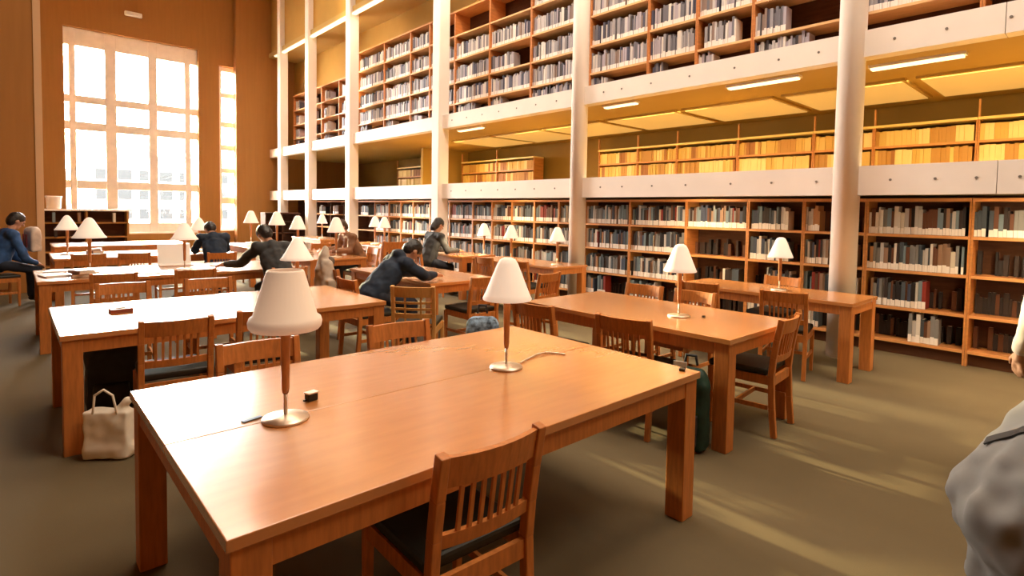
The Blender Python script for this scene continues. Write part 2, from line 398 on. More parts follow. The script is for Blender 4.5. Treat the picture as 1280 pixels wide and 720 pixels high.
# ground floor
gy = [-1.8, -0.85, 0.10, 1.04, 1.98, 2.66, 3.36, 4.27, 5.26, 6.18, 6.80, 7.42, 8.05, 8.65, 9.29, 10.13, 10.9, 11.63, 12.2, 12.79, 13.55, 14.5, 15.4, 16.3, 17.3, 18.3]
gb = [(gy[i], gy[i+1]) for i in range(len(gy)-1)]
GL = [0.16, 0.53, 0.94, 1.34]
SW = ['bottom', 'third', 'second', 'top']
random.seed(11)
for i, (a, b) in enumerate(gb):
    n, wh = place(a, b, gb)
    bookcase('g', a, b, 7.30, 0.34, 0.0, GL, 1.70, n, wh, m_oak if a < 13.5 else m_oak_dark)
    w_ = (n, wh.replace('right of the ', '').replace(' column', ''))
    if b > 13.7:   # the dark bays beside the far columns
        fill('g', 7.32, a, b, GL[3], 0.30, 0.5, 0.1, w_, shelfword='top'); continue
    def row(r, fr=1.0, st=0.0): fill('g', 7.32, a, b, GL[r], 0.34, fr, st, w_, shelfword=SW[r])
    for r in range(4):   # the backs of the books that stand on the other side of the case
        y_ = b-0.03
        while y_ > a+0.08:
            t_ = random.uniform(0.02, 0.045)
            if random.random() < 0.7: BOOKS.append((7.53, y_-t_/2, GL[r]+0.0012, random.uniform(0.16, 0.25), t_-0.002, 0.07, random.choice([3, 9, 3, 9, 4]), 'b', ('dark', 0, '', w_)))
            y_ -= t_
    if abs(a-1.04) < .01: row(3); row(2, 0.98); row(1, 0.62, 0.05); row(0, 0.30, 0.45)
    elif abs(a-0.10) < .01: row(3, 0.95)
    elif a < 0: row(3); row(1, 0.5)
    elif abs(a-1.98) < .01: row(3, 0.25); row(2, 0.9); row(1, 0.95); row(0, 0.3)
    elif abs(a-2.66) < .01: row(3, 0.75, 0.02); row(2, 0.75, 0.02); row(1, 0.5, 0.35); row(0, 0.6)
    elif abs(a-3.36) < .01: row(3); row(1, 0.3, 0.6); row(0, 0.4)
    else: row(3); row(2); row(1, 1.0 if i % 3 else 0.75); row(0, 0.5)
# upper gallery
uy = [-1.3, -0.15, 1.01, 2.14, 3.27, 4.05, 4.83, 5.95, 7.33, 8.50, 9.65, 10.6, 11.4, 12.63, 14.0, 15.2, 16.4, 17.6, 18.6]
ub = [(uy[i], uy[i+1]) for i in range(len(uy)-1)]
UL = [3.40, 3.78, 4.22, 4.70, 5.20]
SU = ['bottom', 'fifth', 'fourth', 'third', 'second']
for i, (a, b) in enumerate(ub):
    n, wh = place(a, b, ub)
    far = a >= 13.9
    bookcase('u', a, b, 7.05, 0.40, 3.33, UL if not far else UL[:4], 5.66 if not far else 5.15, n, wh, m_oak_red, level='upper gallery')
    w_ = (n, wh.replace('right of the ', '').replace(' column', ''))
    for r in range(4 if far else 5):
        if far: fill('u', 7.08, a, b, UL[r], 0.36, 0.35, 0.1, w_, shelfword=SU[r]); continue
        if r == 4 and 8.4 < b < 11.0: 
            continue
        fr, st = 1.0, 0.0
        if b < 3.3 and r == 1: fr, st = (0.35, 0.0) if 2.0 < a else (0.7, 0.0)
        if b < 2.2 and r == 0: fr = 0.0
        if r == 1 and 3.2 < a < 4: fr, st = 0.6, 0.1
        if r == 2 and abs(a-7.33) < .1: fr = 0.6
        if r == 0: fr = fr*random.choice([0.3, 0.6, 0.9])
        if fr: fill('u', 7.08, a, b, UL[r], 0.37, fr, st, w_, shelfword=SU[r])
# middle gallery
my = [-0.65, 0.38, 1.34, 2.53, 3.36, 4.6, 5.8, 6.7, 7.7]
mb_ = [(my[i], my[i+1]) for i in range(len(my)-1)]
mfar = [(9.70, 11.1), (11.1, 12.6), (14.3, 16.1)]
ML = [1.98, 2.27, 2.56]
for i, (a, b) in enumerate(mb_+mfar):
    n, wh = place(a, b, mb_+mfar)
    t = bookcase('m', a, b, 9.50, 0.34, 1.90, ML, 2.83, n, wh, m_oak, level='middle gallery')
    MB().box(-0.01, 0.03, (b-a)/2-0.02, (b-a)/2+0.0, 0.93+0.035, 1.2).build('upright_post', m_oak_edge, t)
    w_ = (n, wh.replace('right of the ', '').replace(' column', ''))
    if a < 0: fill('u', 9.52, a, b, ML[2], 0.24, 1.0, 0, w_, shelfword='top')
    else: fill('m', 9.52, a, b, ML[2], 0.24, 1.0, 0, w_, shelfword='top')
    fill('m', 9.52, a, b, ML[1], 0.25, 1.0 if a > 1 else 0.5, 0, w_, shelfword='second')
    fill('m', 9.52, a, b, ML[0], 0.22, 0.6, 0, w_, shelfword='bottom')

def book_mesh(mb, x, y, z, h, t, d, mi, lab):
    """spine faces -X; boards wrap a slightly smaller page block; label strip low on the spine"""
    mb.box(x, x+0.006, y-t/2, y+t/2, z, z+h, mi)
    mb.box(x+0.006, x+d, y-t/2, y-t/2+0.003, z, z+h, mi)
    mb.box(x+0.006, x+d, y+t/2-0.003, y+t/2, z, z+h, mi)
    mb.box(x+0.006, x+d-0.004, y-t/2+0.003, y+t/2-0.003, z+0.003, z+h-0.004, len(book_mats))
    if lab: mb.box(x-0.0012, x, y-t/2, y+t/2, z+0.003, z+0.074, len(book_mats)+1)
def visible_size(b):
    x, y, z, h, t, d, ci, k, l = b
    if k == 'b': return 0
    u, v, zc = px((x, y, z+h/2))
    if zc < 0.5 or not (4 < u < 1276 and 4 < v < 716): return 0
    for cy, nm in COLS:   # hidden by the columns
        c0 = px((6.7, cy, z))
        if abs(u-c0[0]) < F*0.14/c0[2]+3: return 0
    if k == 'g' and v > 340 and u < 1000: return 0
    if k == 'g' and u > 1262: return 0
    if 1060 < u < 1105 and k == 'g' and v > 372: return 0
    if z < 3.45 and k == 'u': return 0
    if z < 2.2 and k == 'm': return 0
    return h*t*(x/math.sqrt(x*x+y*y))/(zc*zc)
order = sorted(range(len(BOOKS)), key=lambda i: -visible_size(BOOKS[i]))
single = set(order[:300])
lbl_words = {'g': 'ground floor', 'u': 'upper gallery', 'm': 'middle gallery'}
proto = {}
stuff = MB()
short = {'nearest': 'nearest', 'second nearest': 'second-nearest', 'third nearest': 'third-nearest', 'fourth nearest': 'fourth-nearest', 'second farthest': 'second-farthest', 'farthest': 'farthest'}
for i, b in enumerate(BOOKS):
    x, y, z, h, t, d, ci, k, (cn, kk, sw, (n, wh)) = b
    lab = k in 'gu'
    if i in single:
        key = (ci, lab)
        if key not in proto:
            m_ = MB(); book_mesh(m_, 0, 0, 0, 0.27, 0.03, 0.17, 0, lab)
            mi = [0 if q == 0 else (1 if q == len(book_mats) else 2) for q in m_.m]; m_.m = mi
            o = m_.build('book', [book_mats[ci], m_page, m_label]); proto[key] = o
        else:
            o = proto[key].copy(); C.objects.link(o)
        o.location = (x, y, z); o.scale = (d/0.17, t/0.03, h/0.27)
        tag(o, '%s book, %s on %s shelf, %s %s, %s bay past %s column' % (cn, ordinal(kk), sw, lbl_words[k].split()[0], lbl_words[k].split()[1], NW[n-1], short.get(wh, 'farthest')), 'book', 'books on the %s shelves' % lbl_words[k])
    else:
        book_mesh(stuff, x, y, z, h, t, d, ci, lab)
o = stuff.build('shelved_books', book_mats+[m_page, m_label])
tag(o, 'rows of remaining grey, brown and tan books filling the gallery shelves', 'books', kind='stuff')

# ------------------------------------------------------------------ tables
ZT = 0.74
def table(x0, y0, L, W, label, rz=0.0, seam=False, double=False):
    """L along X, W along Y"""
    t = empty('reading_table', (x0+L/2, y0+W/2, 0), rz)
    tag(t, label, 'table', 'oak reading tables')
    a, b = L/2, W/2
    tp = MB()
    if seam: tp.box(-a, a, -b, -0.0015, ZT-0.034, ZT).box(-a, a, 0.0015, b, ZT-0.034, ZT)
    else: tp.box(-a, a, -b, b, ZT-0.034, ZT)
    tp.build('tabletop', m_top if L > W else m_top2, t, bevel=0.003)
    g = 0.012; lw = 0.10
    for sx in (-1, 1):
        for sy in (-1, 1):
            cx, cy = sx*(a-g-lw/2), sy*(b-g-lw/2)
            MB().box(cx-lw/2, cx+lw/2, cy-lw/2, cy+lw/2, 0, ZT-0.034).build('leg', m_leg, t, bevel=0.004)
    for sy in (-1, 1):
        c = sy*(b-g-0.018); MB().box(-a+g+lw, a-g-lw, c-0.012, c+0.012, ZT-0.115, ZT-0.034).build('apron', m_leg, t)
    for sx in (-1, 1):
        c = sx*(a-g-0.018); MB().box(c-0.012, c+0.012, -b+g+lw, b-g-lw, ZT-0.115, ZT-0.034).build('apron', m_leg, t)
    return t
table(0.366, 1.387, 2.187, 1.40, 'large oak reading table nearest the camera, two lamps on it', seam=True)
table(0.21, 4.20, 2.17, 1.22, 'oak reading table directly behind the nearest one, its top glaring white')
table(0.20, 7.25, 2.64, 1.25, 'third oak reading table in the left row, papers at its left end')
table(0.46, 10.10, 2.39, 1.25, 'fourth oak reading table in the left row, beyond the papers')
table(0.60, 13.00, 2.17, 1.25, 'oak reading table at the window end of the left row')
table(3.34, 1.62, 1.04, 1.88, 'long oak table right of the nearest one, single lamp and green bag')
table(3.30, 4.90, 0.95, 1.87, 'oak table at which the person in navy slumps')
table(3.35, 8.20, 0.95, 1.87, 'oak table behind the slumped navy figure, two lit lamps on it')
table(3.35, 11.00, 0.95, 1.90, 'farthest table of the middle row, bright top, two lit lamps')
table(5.62, 1.60, 0.76, 1.80, 'oak table in front of the nearest white column')
table(5.65, 5.34, 0.74, 1.85, 'oak table before the shelves with two lit lamps, left of the second column')
table(5.65, 7.45, 0.74, 1.85, 'oak table along the shelves by the third column')
table(5.65, 10.2, 0.74, 1.87, 'oak table along the shelves beyond the third column')
table(5.65, 13.2, 0.74, 1.87, 'oak table at the far end of the shelf-side row')

# ------------------------------------------------------------------ lamps
def make_lamp():
    t = empty('desk_lamp')
    MB().lathe([(0.082, 0), (0.084, 0.004), (0.082, 0.010), (0.03, 0.016), (0.012, 0.022)], 32).build('base', m_brass, t, smooth=True)
    MB().lathe([(0.007, 0.02), (0.007, 0.10)], 12).build('stem', m_brass, t, smooth=True)
    MB().lathe([(0.011, 0.10), (0.014, 0.12), (0.019, 0.40), (0.016, 0.44)], 16).build('post', m_lampwood, t, smooth=True)
    MB().lathe([(0.022, 0.44), (0.024, 0.47), (0.016, 0.52), (0.004, 0.53)], 16).build('bulb', m_shade, t, smooth=True)
    return t
def shade(parent, kind):
    if kind == 'wide':     # broad shade with a rolled lower brim, as on the nearest lamp
        prof = [(0.118, 0.340), (0.127, 0.352), (0.129, 0.368), (0.124, 0.384), (0.112, 0.392), (0.066, 0.552), (0.062, 0.558)]
    elif kind == 'coolie':
        prof = [(0.140, 0.345), (0.142, 0.350), (0.120, 0.375), (0.040, 0.520), (0.022, 0.540), (0.008, 0.545)]
    else:
        prof = [(0.121, 0.345), (0.123, 0.352), (0.112, 0.375), (0.052, 0.525), (0.040, 0.545), (0.020, 0.556)]
    inner = [(r-0.004, z) for r, z in prof[::-1]]
    return MB().lathe(prof+inner, 36, close=False).build('lamp_shade', m_shade if kind != 'wide' else m_shade_off, parent, smooth=True)
lampA = make_lamp(); shade(lampA, 'wide'); lampA.location = (0.750, 2.060, ZT)
tag(lampA, 'nearest brass desk lamp with wide cream shade, left on the front table', 'lamp')
lampB = make_lamp(); shade(lampB, 'cone'); lampB.location = (1.840, 2.052, ZT)
tag(lampB, 'desk lamp with white cone shade at the right of the front table', 'lamp', 'desk lamps')
lampC = make_lamp(); shade(lampC, 'coolie'); _first = [True]
for (x, y, s, lb) in ((3.80, 2.26, 1.0, 'lit desk lamp alone on the table right of the front one'),
        (6.00, 2.40, 1.0, 'lit desk lamp on the table before the nearest white column'),
        (1.83, 4.75, 1.05, 'lit desk lamp on the second table, just above the nearest lamp'),
        (0.68, 7.90, 1.25, 'larger of the two left-hand lamps, on the third table by papers'),
        (1.60, 7.75, 1.15, 'desk lamp standing beside the open laptop below the tall window'),
        (0.66, 10.8, 1.2, 'smaller left-hand lamp before the low bookcase'),
        (2.40, 10.55, 1.15, 'desk lamp at the right edge of the tall window'),
        (6.00, 5.60, 1.0, 'rightmost of three lit lamps before the shelves, by second column'),
        (6.02, 6.64, 1.0, 'middle of the three lit lamps before the ground-floor shelves'),
        (6.20, 7.55, 1.0, 'leftmost of three lit lamps before the ground-floor shelves'),
        (3.88, 8.45, 1.15, 'lit desk lamp just left of the fourth nearest column'),
        (3.78, 9.78, 1.15, 'lit desk lamp directly behind the second table lamp, far off'),
        (3.90, 11.15, 1.25, 'lit lamp in front of the dark low bookcase by the pier'),
        (3.87, 12.62, 1.25, 'lit lamp against the brown pier right of the narrow window'),
        (5.95, 10.6, 1.1, 'right one of a close pair of far lit lamps'),
        (6.05, 11.2, 1.1, 'left one of a close pair of far lit lamps'),
        (6.00, 13.9, 1.1, 'dim faraway lamp just right of the second farthest column')):
    if x < 3:
        l = lampC if _first[0] else copy_tree(lampC); _first[0] = False; s *= 0.93
    else: l = copy_tree(lampB)
    l.location = (x, y, ZT); l.scale = (s, s, s); tag(l, lb, 'lamp', 'desk lamps')

# ------------------------------------------------------------------ chairs
def make_chair(style, mw, name='reading_chair'):
    """front +Y, back top at y=-0.27, z=0.82"""
    t = empty(name); hw = 0.19
    def post(z):  # y of the rear post centre at height z
        return -0.215-0.055*((z-0.42)/0.4)**1.4 if z > 0.42 else -0.215-0.03*((0.42-z)/0.42)**1.5
    for s in (-1, 1):
        zs = [0, 0.2, 0.42, 0.55, 0.68, 0.82]; m_ = MB()
        for i in range(len(zs)-1):
            m_.bar((s*hw, post(zs[i]), zs[i]), (s*hw, post(zs[i+1]), zs[i+1]+0.001), 0.034, 0.040, side=(1, 0, 0))
        m_.build('leg', mw, t, bevel=0.004)
        f_ = MB().bar((s*hw*1.02, 0.20, 0.41), (s*hw*1.02, 0.20, 0), 0.036, 0.036, 0.028, 0.028); f_.build('leg', mw, t, bevel=0.004)
        MB().bar((s*hw, -0.20, 0.20), (s*hw*1.02, 0.19, 0.20), 0.016, 0.03).build('stretcher', mw, t)
    MB().bar((-hw, 0.02, 0.20), (hw, 0.02, 0.20), 0.03, 0.016, side=(0, 0, 1)).build('stretcher', mw, t)
    fr = MB(); fr.box(-hw, hw, 0.185, 0.21, 0.36, 0.42).box(-hw, hw, -0.225, -0.205, 0.35, 0.415)
    fr.box(-hw-0.012, -hw+0.012, -0.2, 0.2, 0.36, 0.42).box(hw-0.012, hw+0.012, -0.2, 0.2, 0.36, 0.42); sf_ = fr.build('seat_frame', mw, t)
    pd = MB(); pd.box(-hw-0.01, hw+0.01, -0.19, 0.225, 0.421, 0.465); p = pd.build('seat_pad', m_pad, sf_, bevel=0.014)
    def arc(z0, z1, th, dip, name_):
        a = MB(); n = 8; pts = []
        for i in range(n+1):
            u = -1+2*i/n; pts.append((u*(hw-0.015), -dip*(1-u*u)))
        for i in range(n):
            (xa, ya), (xb, yb) = pts[i], pts[i+1]
            y0, y1 = post(z0), post(z1); b = len(a.v)
            a.v += [(xa, ya+y0-th/2, z0), (xb, yb+y0-th/2, z0), (xb, yb+y0+th/2, z0), (xa, ya+y0+th/2, z0), (xa, ya+y1-th/2, z1), (xb, yb+y1-th/2, z1), (xb, yb+y1+th/2, z1), (xa, ya+y1+th/2, z1)]
            fs = [(0, 3, 2, 1), (4, 5, 6, 7), (0, 1, 5, 4), (2, 3, 7, 6)]
            if i == 0: fs.append((3, 0, 4, 7))
            if i == n-1: fs.append((1, 2, 6, 5))
            a.f += [tuple(b+k for k in f) for f in fs]; a.m += [0]*len(fs)
        a.build(name_, mw, t)
    arc(0.715, 0.812, 0.022, 0.028, 'top_rail'); arc(0.515, 0.560, 0.020, 0.020, 'lower_rail')
    if style == 'slat':
        for i in range(7):
            u = -0.66+1.32*i/6; x = u*(hw-0.015); dy = -0.024*(1-u*u)
            MB().bar((x, post(0.555)+dy, 0.552), (x, post(0.72)+dy, 0.722), 0.014, 0.010).build('slat', mw, t)
    else:
        for i in range(2):
            u = (-0.42, 0.42)[i]; x = u*(hw-0.015); dy = -0.024*(1-u*u)
            MB().bar((x, post(0.43)+dy, 0.43), (x, post(0.72)+dy, 0.722), 0.016, 0.010).build('slat', mw, t)
        for z in (0.44, 0.59, 0.62+0.03): arc(z, z+0.022, 0.012, 0.022, 'lattice_rail')
    return t
CH = make_chair('slat', m_chair); CL = make_chair('lattice', m_chair_l)
used = {'slat': False, 'lattice': False}
G = 'wooden reading chairs'
def chair(bx, by, th, label, style='slat', s=1.0):
    src = CH if style == 'slat' else CL
    o = src if not used[style] else copy_tree(src); used[style] = True
    a = RAD(th); o.location = (bx-sin(a)*0.265*s, by+cos(a)*0.265*s, 0); o.rotation_euler = (0, 0, a); o.scale = (s, s, s)
    tag(o, label, 'chair', G); return o
chair(1.105, 1.285, -2, 'wooden slat-back chair nearest the camera, at the front of the front table')
chair(0.975, 3.06, 176, 'chair behind the nearest lamp, at the far side of the front table')
chair(1.80, 3.02, 174, 'chair right of centre at the far side of the front table')
chair(0.775, 3.97, -5, 'dark slat-back chair pulled up to the glaring white second table')
chair(1.34, 3.99, -3, 'chair at the second table partly hidden by the nearest lamp shade')
chair(0.765, 6.10, 176, 'chair with red item before it, far side of the second table, left')
chair(1.45, 6.03, 176, 'chair at the far side of the second table, right one')
chair(0.80, 6.98, -4, 'chair at the near side of the third table, left one')
chair(1.55, 6.98, -6, 'chair at the near side of the third table, right one')
chair(0.84, 9.90, -6, 'chair at the fourth left-row table, between the two left lamps')
chair(1.38, 9.85, -6, 'chair at the fourth left-row table, left of the open laptop')
chair(1.90, 9.85, -2, 'chair at the fourth left-row table, beside the hunched dark figure')
chair(2.99, 3.04, -86, 'chair at the lone-lamp table, farthest on its left side')
chair(3.09, 2.26, -80, 'slat-back chair midway along the left side of the lone-lamp table')
chair(4.05, 1.54, 5, 'dark-padded chair at the near short end of the lone-lamp table')
chair(4.66, 3.16, 92, 'chair on the shelf side of the lone-lamp table, left one with paper')
chair(4.68, 2.62, 90, 'chair on the shelf side of the lone-lamp table, behind the lamp')
chair(5.35, 2.10, -78, 'tall-looking slat-back chair at the table before the nearest column')
chair(5.30, 2.93, -84, 'left one of two chairs at the table before the nearest column')
chair(6.64, 2.62, 90, 'chair between the nearest-column table and the shelves')
chair(4.62, 4.42, 8, 'chair alone in the aisle left of the second nearest column')
chair(3.80, 4.58, 0, 'chair at the near short end of the navy figure\'s table')
chair(2.75, 4.37, -45, 'pale wooden chair with a lattice back beside the slumped navy figure', 'lattice')
chair(2.52, 5.24, -90, 'chair on which the slumped person in navy sits')
chair(2.80, 6.25, -90, 'chair draped with a beige coat')
chair(5.34, 6.50, -90, 'farther chair at the two-lamp table before the shelves')
chair(5.34, 5.75, -88, 'nearer chair at the two-lamp table before the shelves')
chair(4.30, 7.25, 4, 'big orange-backed chair behind the slumped navy figure', s=1.28)
chair(5.12, 8.10, -90, 'chair under the dark-haired reader by the shelves')
chair(3.02, 8.70, -90, 'chair at the left side of the table behind the beige coat')
chair(4.83, 9.00, 90, 'chair under the person in a brown jacket')
chair(4.62, 10.75, 0, 'chair standing between the fourth and second farthest columns')
chair(3.00, 11.6, -90, 'chair at the left side of the farthest middle-row table')
chair(2.45, 6.58, 0, 'chair under the dark grey slumped figure at the third table')
chair(2.42, 9.26, 0, 'chair under the hunched dark figure below the window')
chair(-0.40, 10.98, -75, 'chair under the blue-coated figure by the left pier')

# ------------------------------------------------------------------ low bookcases by the windows
def low_case(x0, x1, y, h, label, mt, dark):
    t = empty('low_bookcase', ((x0+x1)/2, y+0.2, 0)); tag(t, label, 'bookcase'); a = (x1-x0)/2
    MB().box(-a-0.03, a+0.03, -0.22, 0.2, h-0.04, h).build('top_board', m_frame if mt is m_wall else mt, t)
    for s in (-1, 1): MB().box(s*a-0.02, s*a+0.02, -0.2, 0.2, 0, h-0.04).build('side_panel', mt, t)
    MB().box(-0.02, 0.02, -0.19, 0.18, 0, h-0.04).build('divider', mt, t)
    MB().box(-a, a, 0.18, 0.2, 0, h-0.04).build('back_panel', dark, t)
    for k in range(4): MB().box(-a+.02, a-.02, -0.19, 0.18, 0.08+k*0.33, 0.11+k*0.33).build('shelf', mt, t)
    return t
low_case(0.55, 2.12, 16.0, 1.40, 'low wooden bookcase left below the tall window', m_wall, m_oak_dark)
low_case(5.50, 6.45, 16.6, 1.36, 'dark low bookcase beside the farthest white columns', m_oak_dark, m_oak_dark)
random.seed(5)
for k, (x, z) in enumerate(((0.78, 0.77), (1.0, 0.77), (1.62, 0.44), (1.85, 1.10), (1.2, 1.10), (0.75, 1.10))):
    b_ = MB(); book_mesh(b_, -0.1, 0, 0, 0.22, 0.05, 0.16, 0, False); b_.m = [0 if q == 0 else 1 for q in b_.m]
    o = b_.build('book', [book_mats[3+k], m_page]); o.location = (x, 16.05, z+0.001); o.rotation_euler = (0, 0, pi/2)
    tag(o, 'dark book standing in the low bookcase under the window, %s from left' % ordinal([1, 3, 5, 6, 4, 2][k]), 'book', 'books in the low bookcase')
t = empty('cup', (0.76, 16.12, 1.40)); tag(t, 'small pale cup-like pot on top of the low bookcase', 'pot')
MB().lathe([(0.11, 0), (0.13, 0.02), (0.14, 0.24), (0.145, 0.27)], 20).build('pot_body', m_frame, t, smooth=True)
MB().lathe([(0.15, 0.25), (0.155, 0.285), (0.13, 0.29)], 20, close=False).build('rim', m_label, t, smooth=True)

# ------------------------------------------------------------------ small things on the tables
def plate(x, y, sx, sy, sz, rz, m, name, label, cat, z=ZT, bevel=0.002):
    o = MB().box(-sx/2, sx/2, -sy/2, sy/2, 0, sz).build(name, m, bevel=bevel); o.location = (x, y, z+0.0005); o.rotation_euler = (0, 0, rz)
    tag(o, label, cat); return o
plate(0.655, 2.135, 0.075, 0.022, 0.004, 0.25, m_dark, 'outlet_cover', 'thin dark outlet cover left of the nearest lamp base', 'outlet cover')
t = empty('power_outlet', (0.905, 2.20, ZT+0.0005), 0.2); tag(t, 'small metal power outlet block right of the nearest lamp base', 'power outlet')
MB().box(-0.022, 0.022, -0.016, 0.016, 0, 0.030).build('housing', m_dark, t, bevel=0.004); MB().box(-0.024, 0.024, -0.018, 0.018, 0.030, 0.036).build('lid', m_brass, t, bevel=0.002)
MB().box(-0.035, -0.024, -0.004, 0.004, 0.004, 0.010).build('hinge', m_dark, t)
def cord(pts, r, name, m, label, cat):
    b = MB()
    for i in range(len(pts)-1): b.capsule(pts[i], pts[i+1], r, r, 8)
    o = b.build(name, m, smooth=True); tag(o, label, cat); return o
z_ = ZT+0.006
cord([(1.95, 2.06, z_), (2.02, 2.085, z_), (2.14, 2.125, z_), (2.20, 2.12, z_), (2.235, 2.07, z_), (2.25, 2.03, z_)], 0.0055, 'lamp_cord', m_brass, 'bent tan lamp cord on the front table, right of the second lamp', 'cord')
plate(2.495, 1.455, 0.035, 0.028, 0.012, 0.4, m_dark, 'table_clip', 'tiny dark clip on the right corner of the front table', 'clip')
t = empty('power_strip', (0.60, 4.92, ZT+0.0005), 0.05); tag(t, 'small red-brown box on the glaring white second table', 'box')
MB().box(-0.07, 0.07, -0.06, 0.06, 0, 0.028).build('case', mat('red_brown_plastic', (0.25, 0.06, 0.03), 0.4), t, bevel=0.004); MB().box(-0.03, 0.03, -0.02, 0.02, 0.028, 0.034).build('sockets', m_label, t)
plate(3.92, 2.12, 0.035, 0.02, 0.01, 0.3, m_dark, 'outlet_cover', 'small dark outlet beside the lone lamp base', 'outlet cover')

m_paper = mat('white_paper', (0.82, 0.80, 0.76), 0.7)
t = empty('laptop', (1.62, 8.33, ZT+0.0005), RAD(-4)); tag(t, 'open laptop with white back raised on the third table below the window', 'laptop')
MB().box(-0.19, 0.19, -0.13, 0.13, 0, 0.014).build('keyboard_base', m_label, t, bevel=0.003)
MB().bar((0, 0.13, 0.012), (0, 0.21, 0.27), 0.38, 0.008).build('screen', m_paper, t)
for k, (x, y, rz, n_) in enumerate(((0.36, 7.75, 0.2, 5), (0.42, 8.28, -0.3, 3), (1.05, 8.0, 0.1, 2), (1.2, 7.55, 0.5, 2), (2.1, 8.0, 0.1, 3))):
    p = MB()
    for i in range(n_): p.box(-0.11+random.uniform(-.01, .01), 0.11, -0.15, 0.15+random.uniform(-.01, .01), i*0.004, i*0.004+0.0035)
    o = p.build('paper_stack', m_paper); o.location = (x, y, ZT+0.0005); o.rotation_euler = (0, 0, rz)
    tag(o, ['thick white paper stack at the left end of the third table', 'smaller paper sheets right of the left-end stack', 'white papers below the larger left lamp', 'slanted papers in the middle of the third table', 'papers at the right end of the third table'][k], 'papers', 'papers on the third table')

# dark book piles / equipment giving clutter on the far tables
cl = [(3.60, 6.2, 2, 'pair of books on the navy figure\'s table'), (0.6, 7.55, 2, 'two brown books on the third table left end'), (3.55, 8.8, 3, 'stack of books before the fourth nearest column lamp'), (3.6, 9.4, 2, 'flat books on the table behind the beige coat'), (1.0, 10.6, 3, 'stack of books right of the smaller left lamp'), (5.9, 8.85, 3, 'stack of books on the table by the third column')]
for (x, y, n_, lb) in cl:
    for i in range(n_):
        b_ = MB(); book_mesh(b_, -0.1, 0, -0.11, 0.22, 0.035, 0.16, 0, False); b_.m = [0 if q == 0 else 1 for q in b_.m]
        o = b_.build('book', [book_mats[(i*3+4) % 12], m_page]); o.location = (x, y, ZT+0.018+i*0.0355); o.rotation_euler = (pi/2, 0, 0); o.rotation_euler = Matrix.Rotation(random.uniform(-.3, .3)+0.6, 3, 'Z').to_4x4().to_3x3().to_quaternion().to_euler() if False else (pi/2, 0, random.uniform(-.4, .4))
        tag(o, lb.replace('pair of books', 'book').replace('two brown books', 'brown book').replace('stack of books', 'book in the small stack').replace('flat books', 'flat book')+', '+('bottom one', 'second one up', 'top one')[i], 'book', 'books lying on tables')

# ------------------------------------------------------------------ bags and coats
def remesh(o, v, smooth=6, disp=None):
    r = o.modifiers.new('r', 'REMESH'); r.mode = 'VOXEL'; r.voxel_size = v; r.use_smooth_shade = True
    s_ = o.modifiers.new('s', 'SMOOTH'); s_.factor = 0.5; s_.iterations = smooth
    if disp:
        tx = bpy.data.textures.new(o.name+'_folds', 'CLOUDS'); tx.noise_scale = disp[0]; tx.noise_depth = 1
        d = o.modifiers.new('d', 'DISPLACE'); d.texture = tx; d.strength = disp[1]; d.mid_level = 0.5; d.texture_coords = 'LOCAL'
    return o
def backpack(x, y, rz, h, wd, dp, m, label, m2=None, paper=False, z=0, tilt=0.0):
    t = empty('backpack', (x, y, z), rz); t.rotation_euler = (tilt, 0, rz); tag(t, label, 'bag')
    b = MB().box(-wd/2+.03, wd/2-.03, -dp/2+.02, dp/2-.02, 0.01, h*0.75); b.capsule((-wd/2+.1, 0, h*0.78), (wd/2-.1, 0, h*0.78), dp*0.42, dp*0.42)
    b.capsule((-wd/2+.06, 0, .08), (-wd/2+.07, 0, h*.7), .06, .06); b.capsule((wd/2-.06, 0, .08), (wd/2-.07, 0, h*.7), .06, .06)
    bb_ = remesh(b.build('bag_body', m, t), 0.018, 5, (0.12, 0.02))
    p = MB().box(-wd/2+.07, wd/2-.07, -dp/2-.045, -dp/2+.03, 0.05, h*0.42); remesh(p.build('front_pocket', m2 or m, bb_), 0.014, 4, (0.1, 0.01))
    cu = [(-.04, 0, h*.93), (-.03, 0, h*1.02), (.03, 0, h*1.02), (.04, 0, h*.93)]
    hb = MB()
    for i in range(3): hb.capsule(cu[i], cu[i+1], .009, .009, 8)
    hb.build('handle', m2 or m, t, smooth=True)
    if paper: MB().box(-0.085, -0.0, -dp/2-.012, -dp/2-.006, h*0.75, h*0.98).build('paper_tag', m_paper, bb_)
    return t
m_green = mat('dark_green_nylon', (0.006, 0.035, 0.022), 0.6, noise=(12, (1, 1, 1), 0.4)); m_black = mat('black_nylon', (0.018, 0.018, 0.02), 0.6, noise=(12, (1, 1, 1), 0.4))
m_blue = mat('blue_nylon', (0.015, 0.06, 0.19), 0.6, noise=(12, (1, 1, 1), 0.5)); m_cream = mat('floor_glare_cream', (0.80, 0.73, 0.60), 0.8, noise=(9, (1, 1, 1), 0.06))
m_pat = mat('blue_patterned_cloth', (0.18, 0.27, 0.38), 0.8, noise=(24, (1, 1, 1), 0.95))
backpack(3.26, 1.84, RAD(-75), 0.60, 0.28, 0.18, m_green, 'dark green backpack with a white tag beside the lone-lamp table', m_black, paper=True)
backpack(3.0, 3.66, RAD(-40), 0.70, 0.32, 0.20, m_pat, 'blue and white patterned bag behind the second front-table lamp', m_black)
backpack(0.56, 5.05, RAD(-10), 0.52, 0.36, 0.24, m_black, 'black backpack on the carpet under the second table')
t = empty('bright_patch_bag', (0.43, 4.05, 0), RAD(-38))
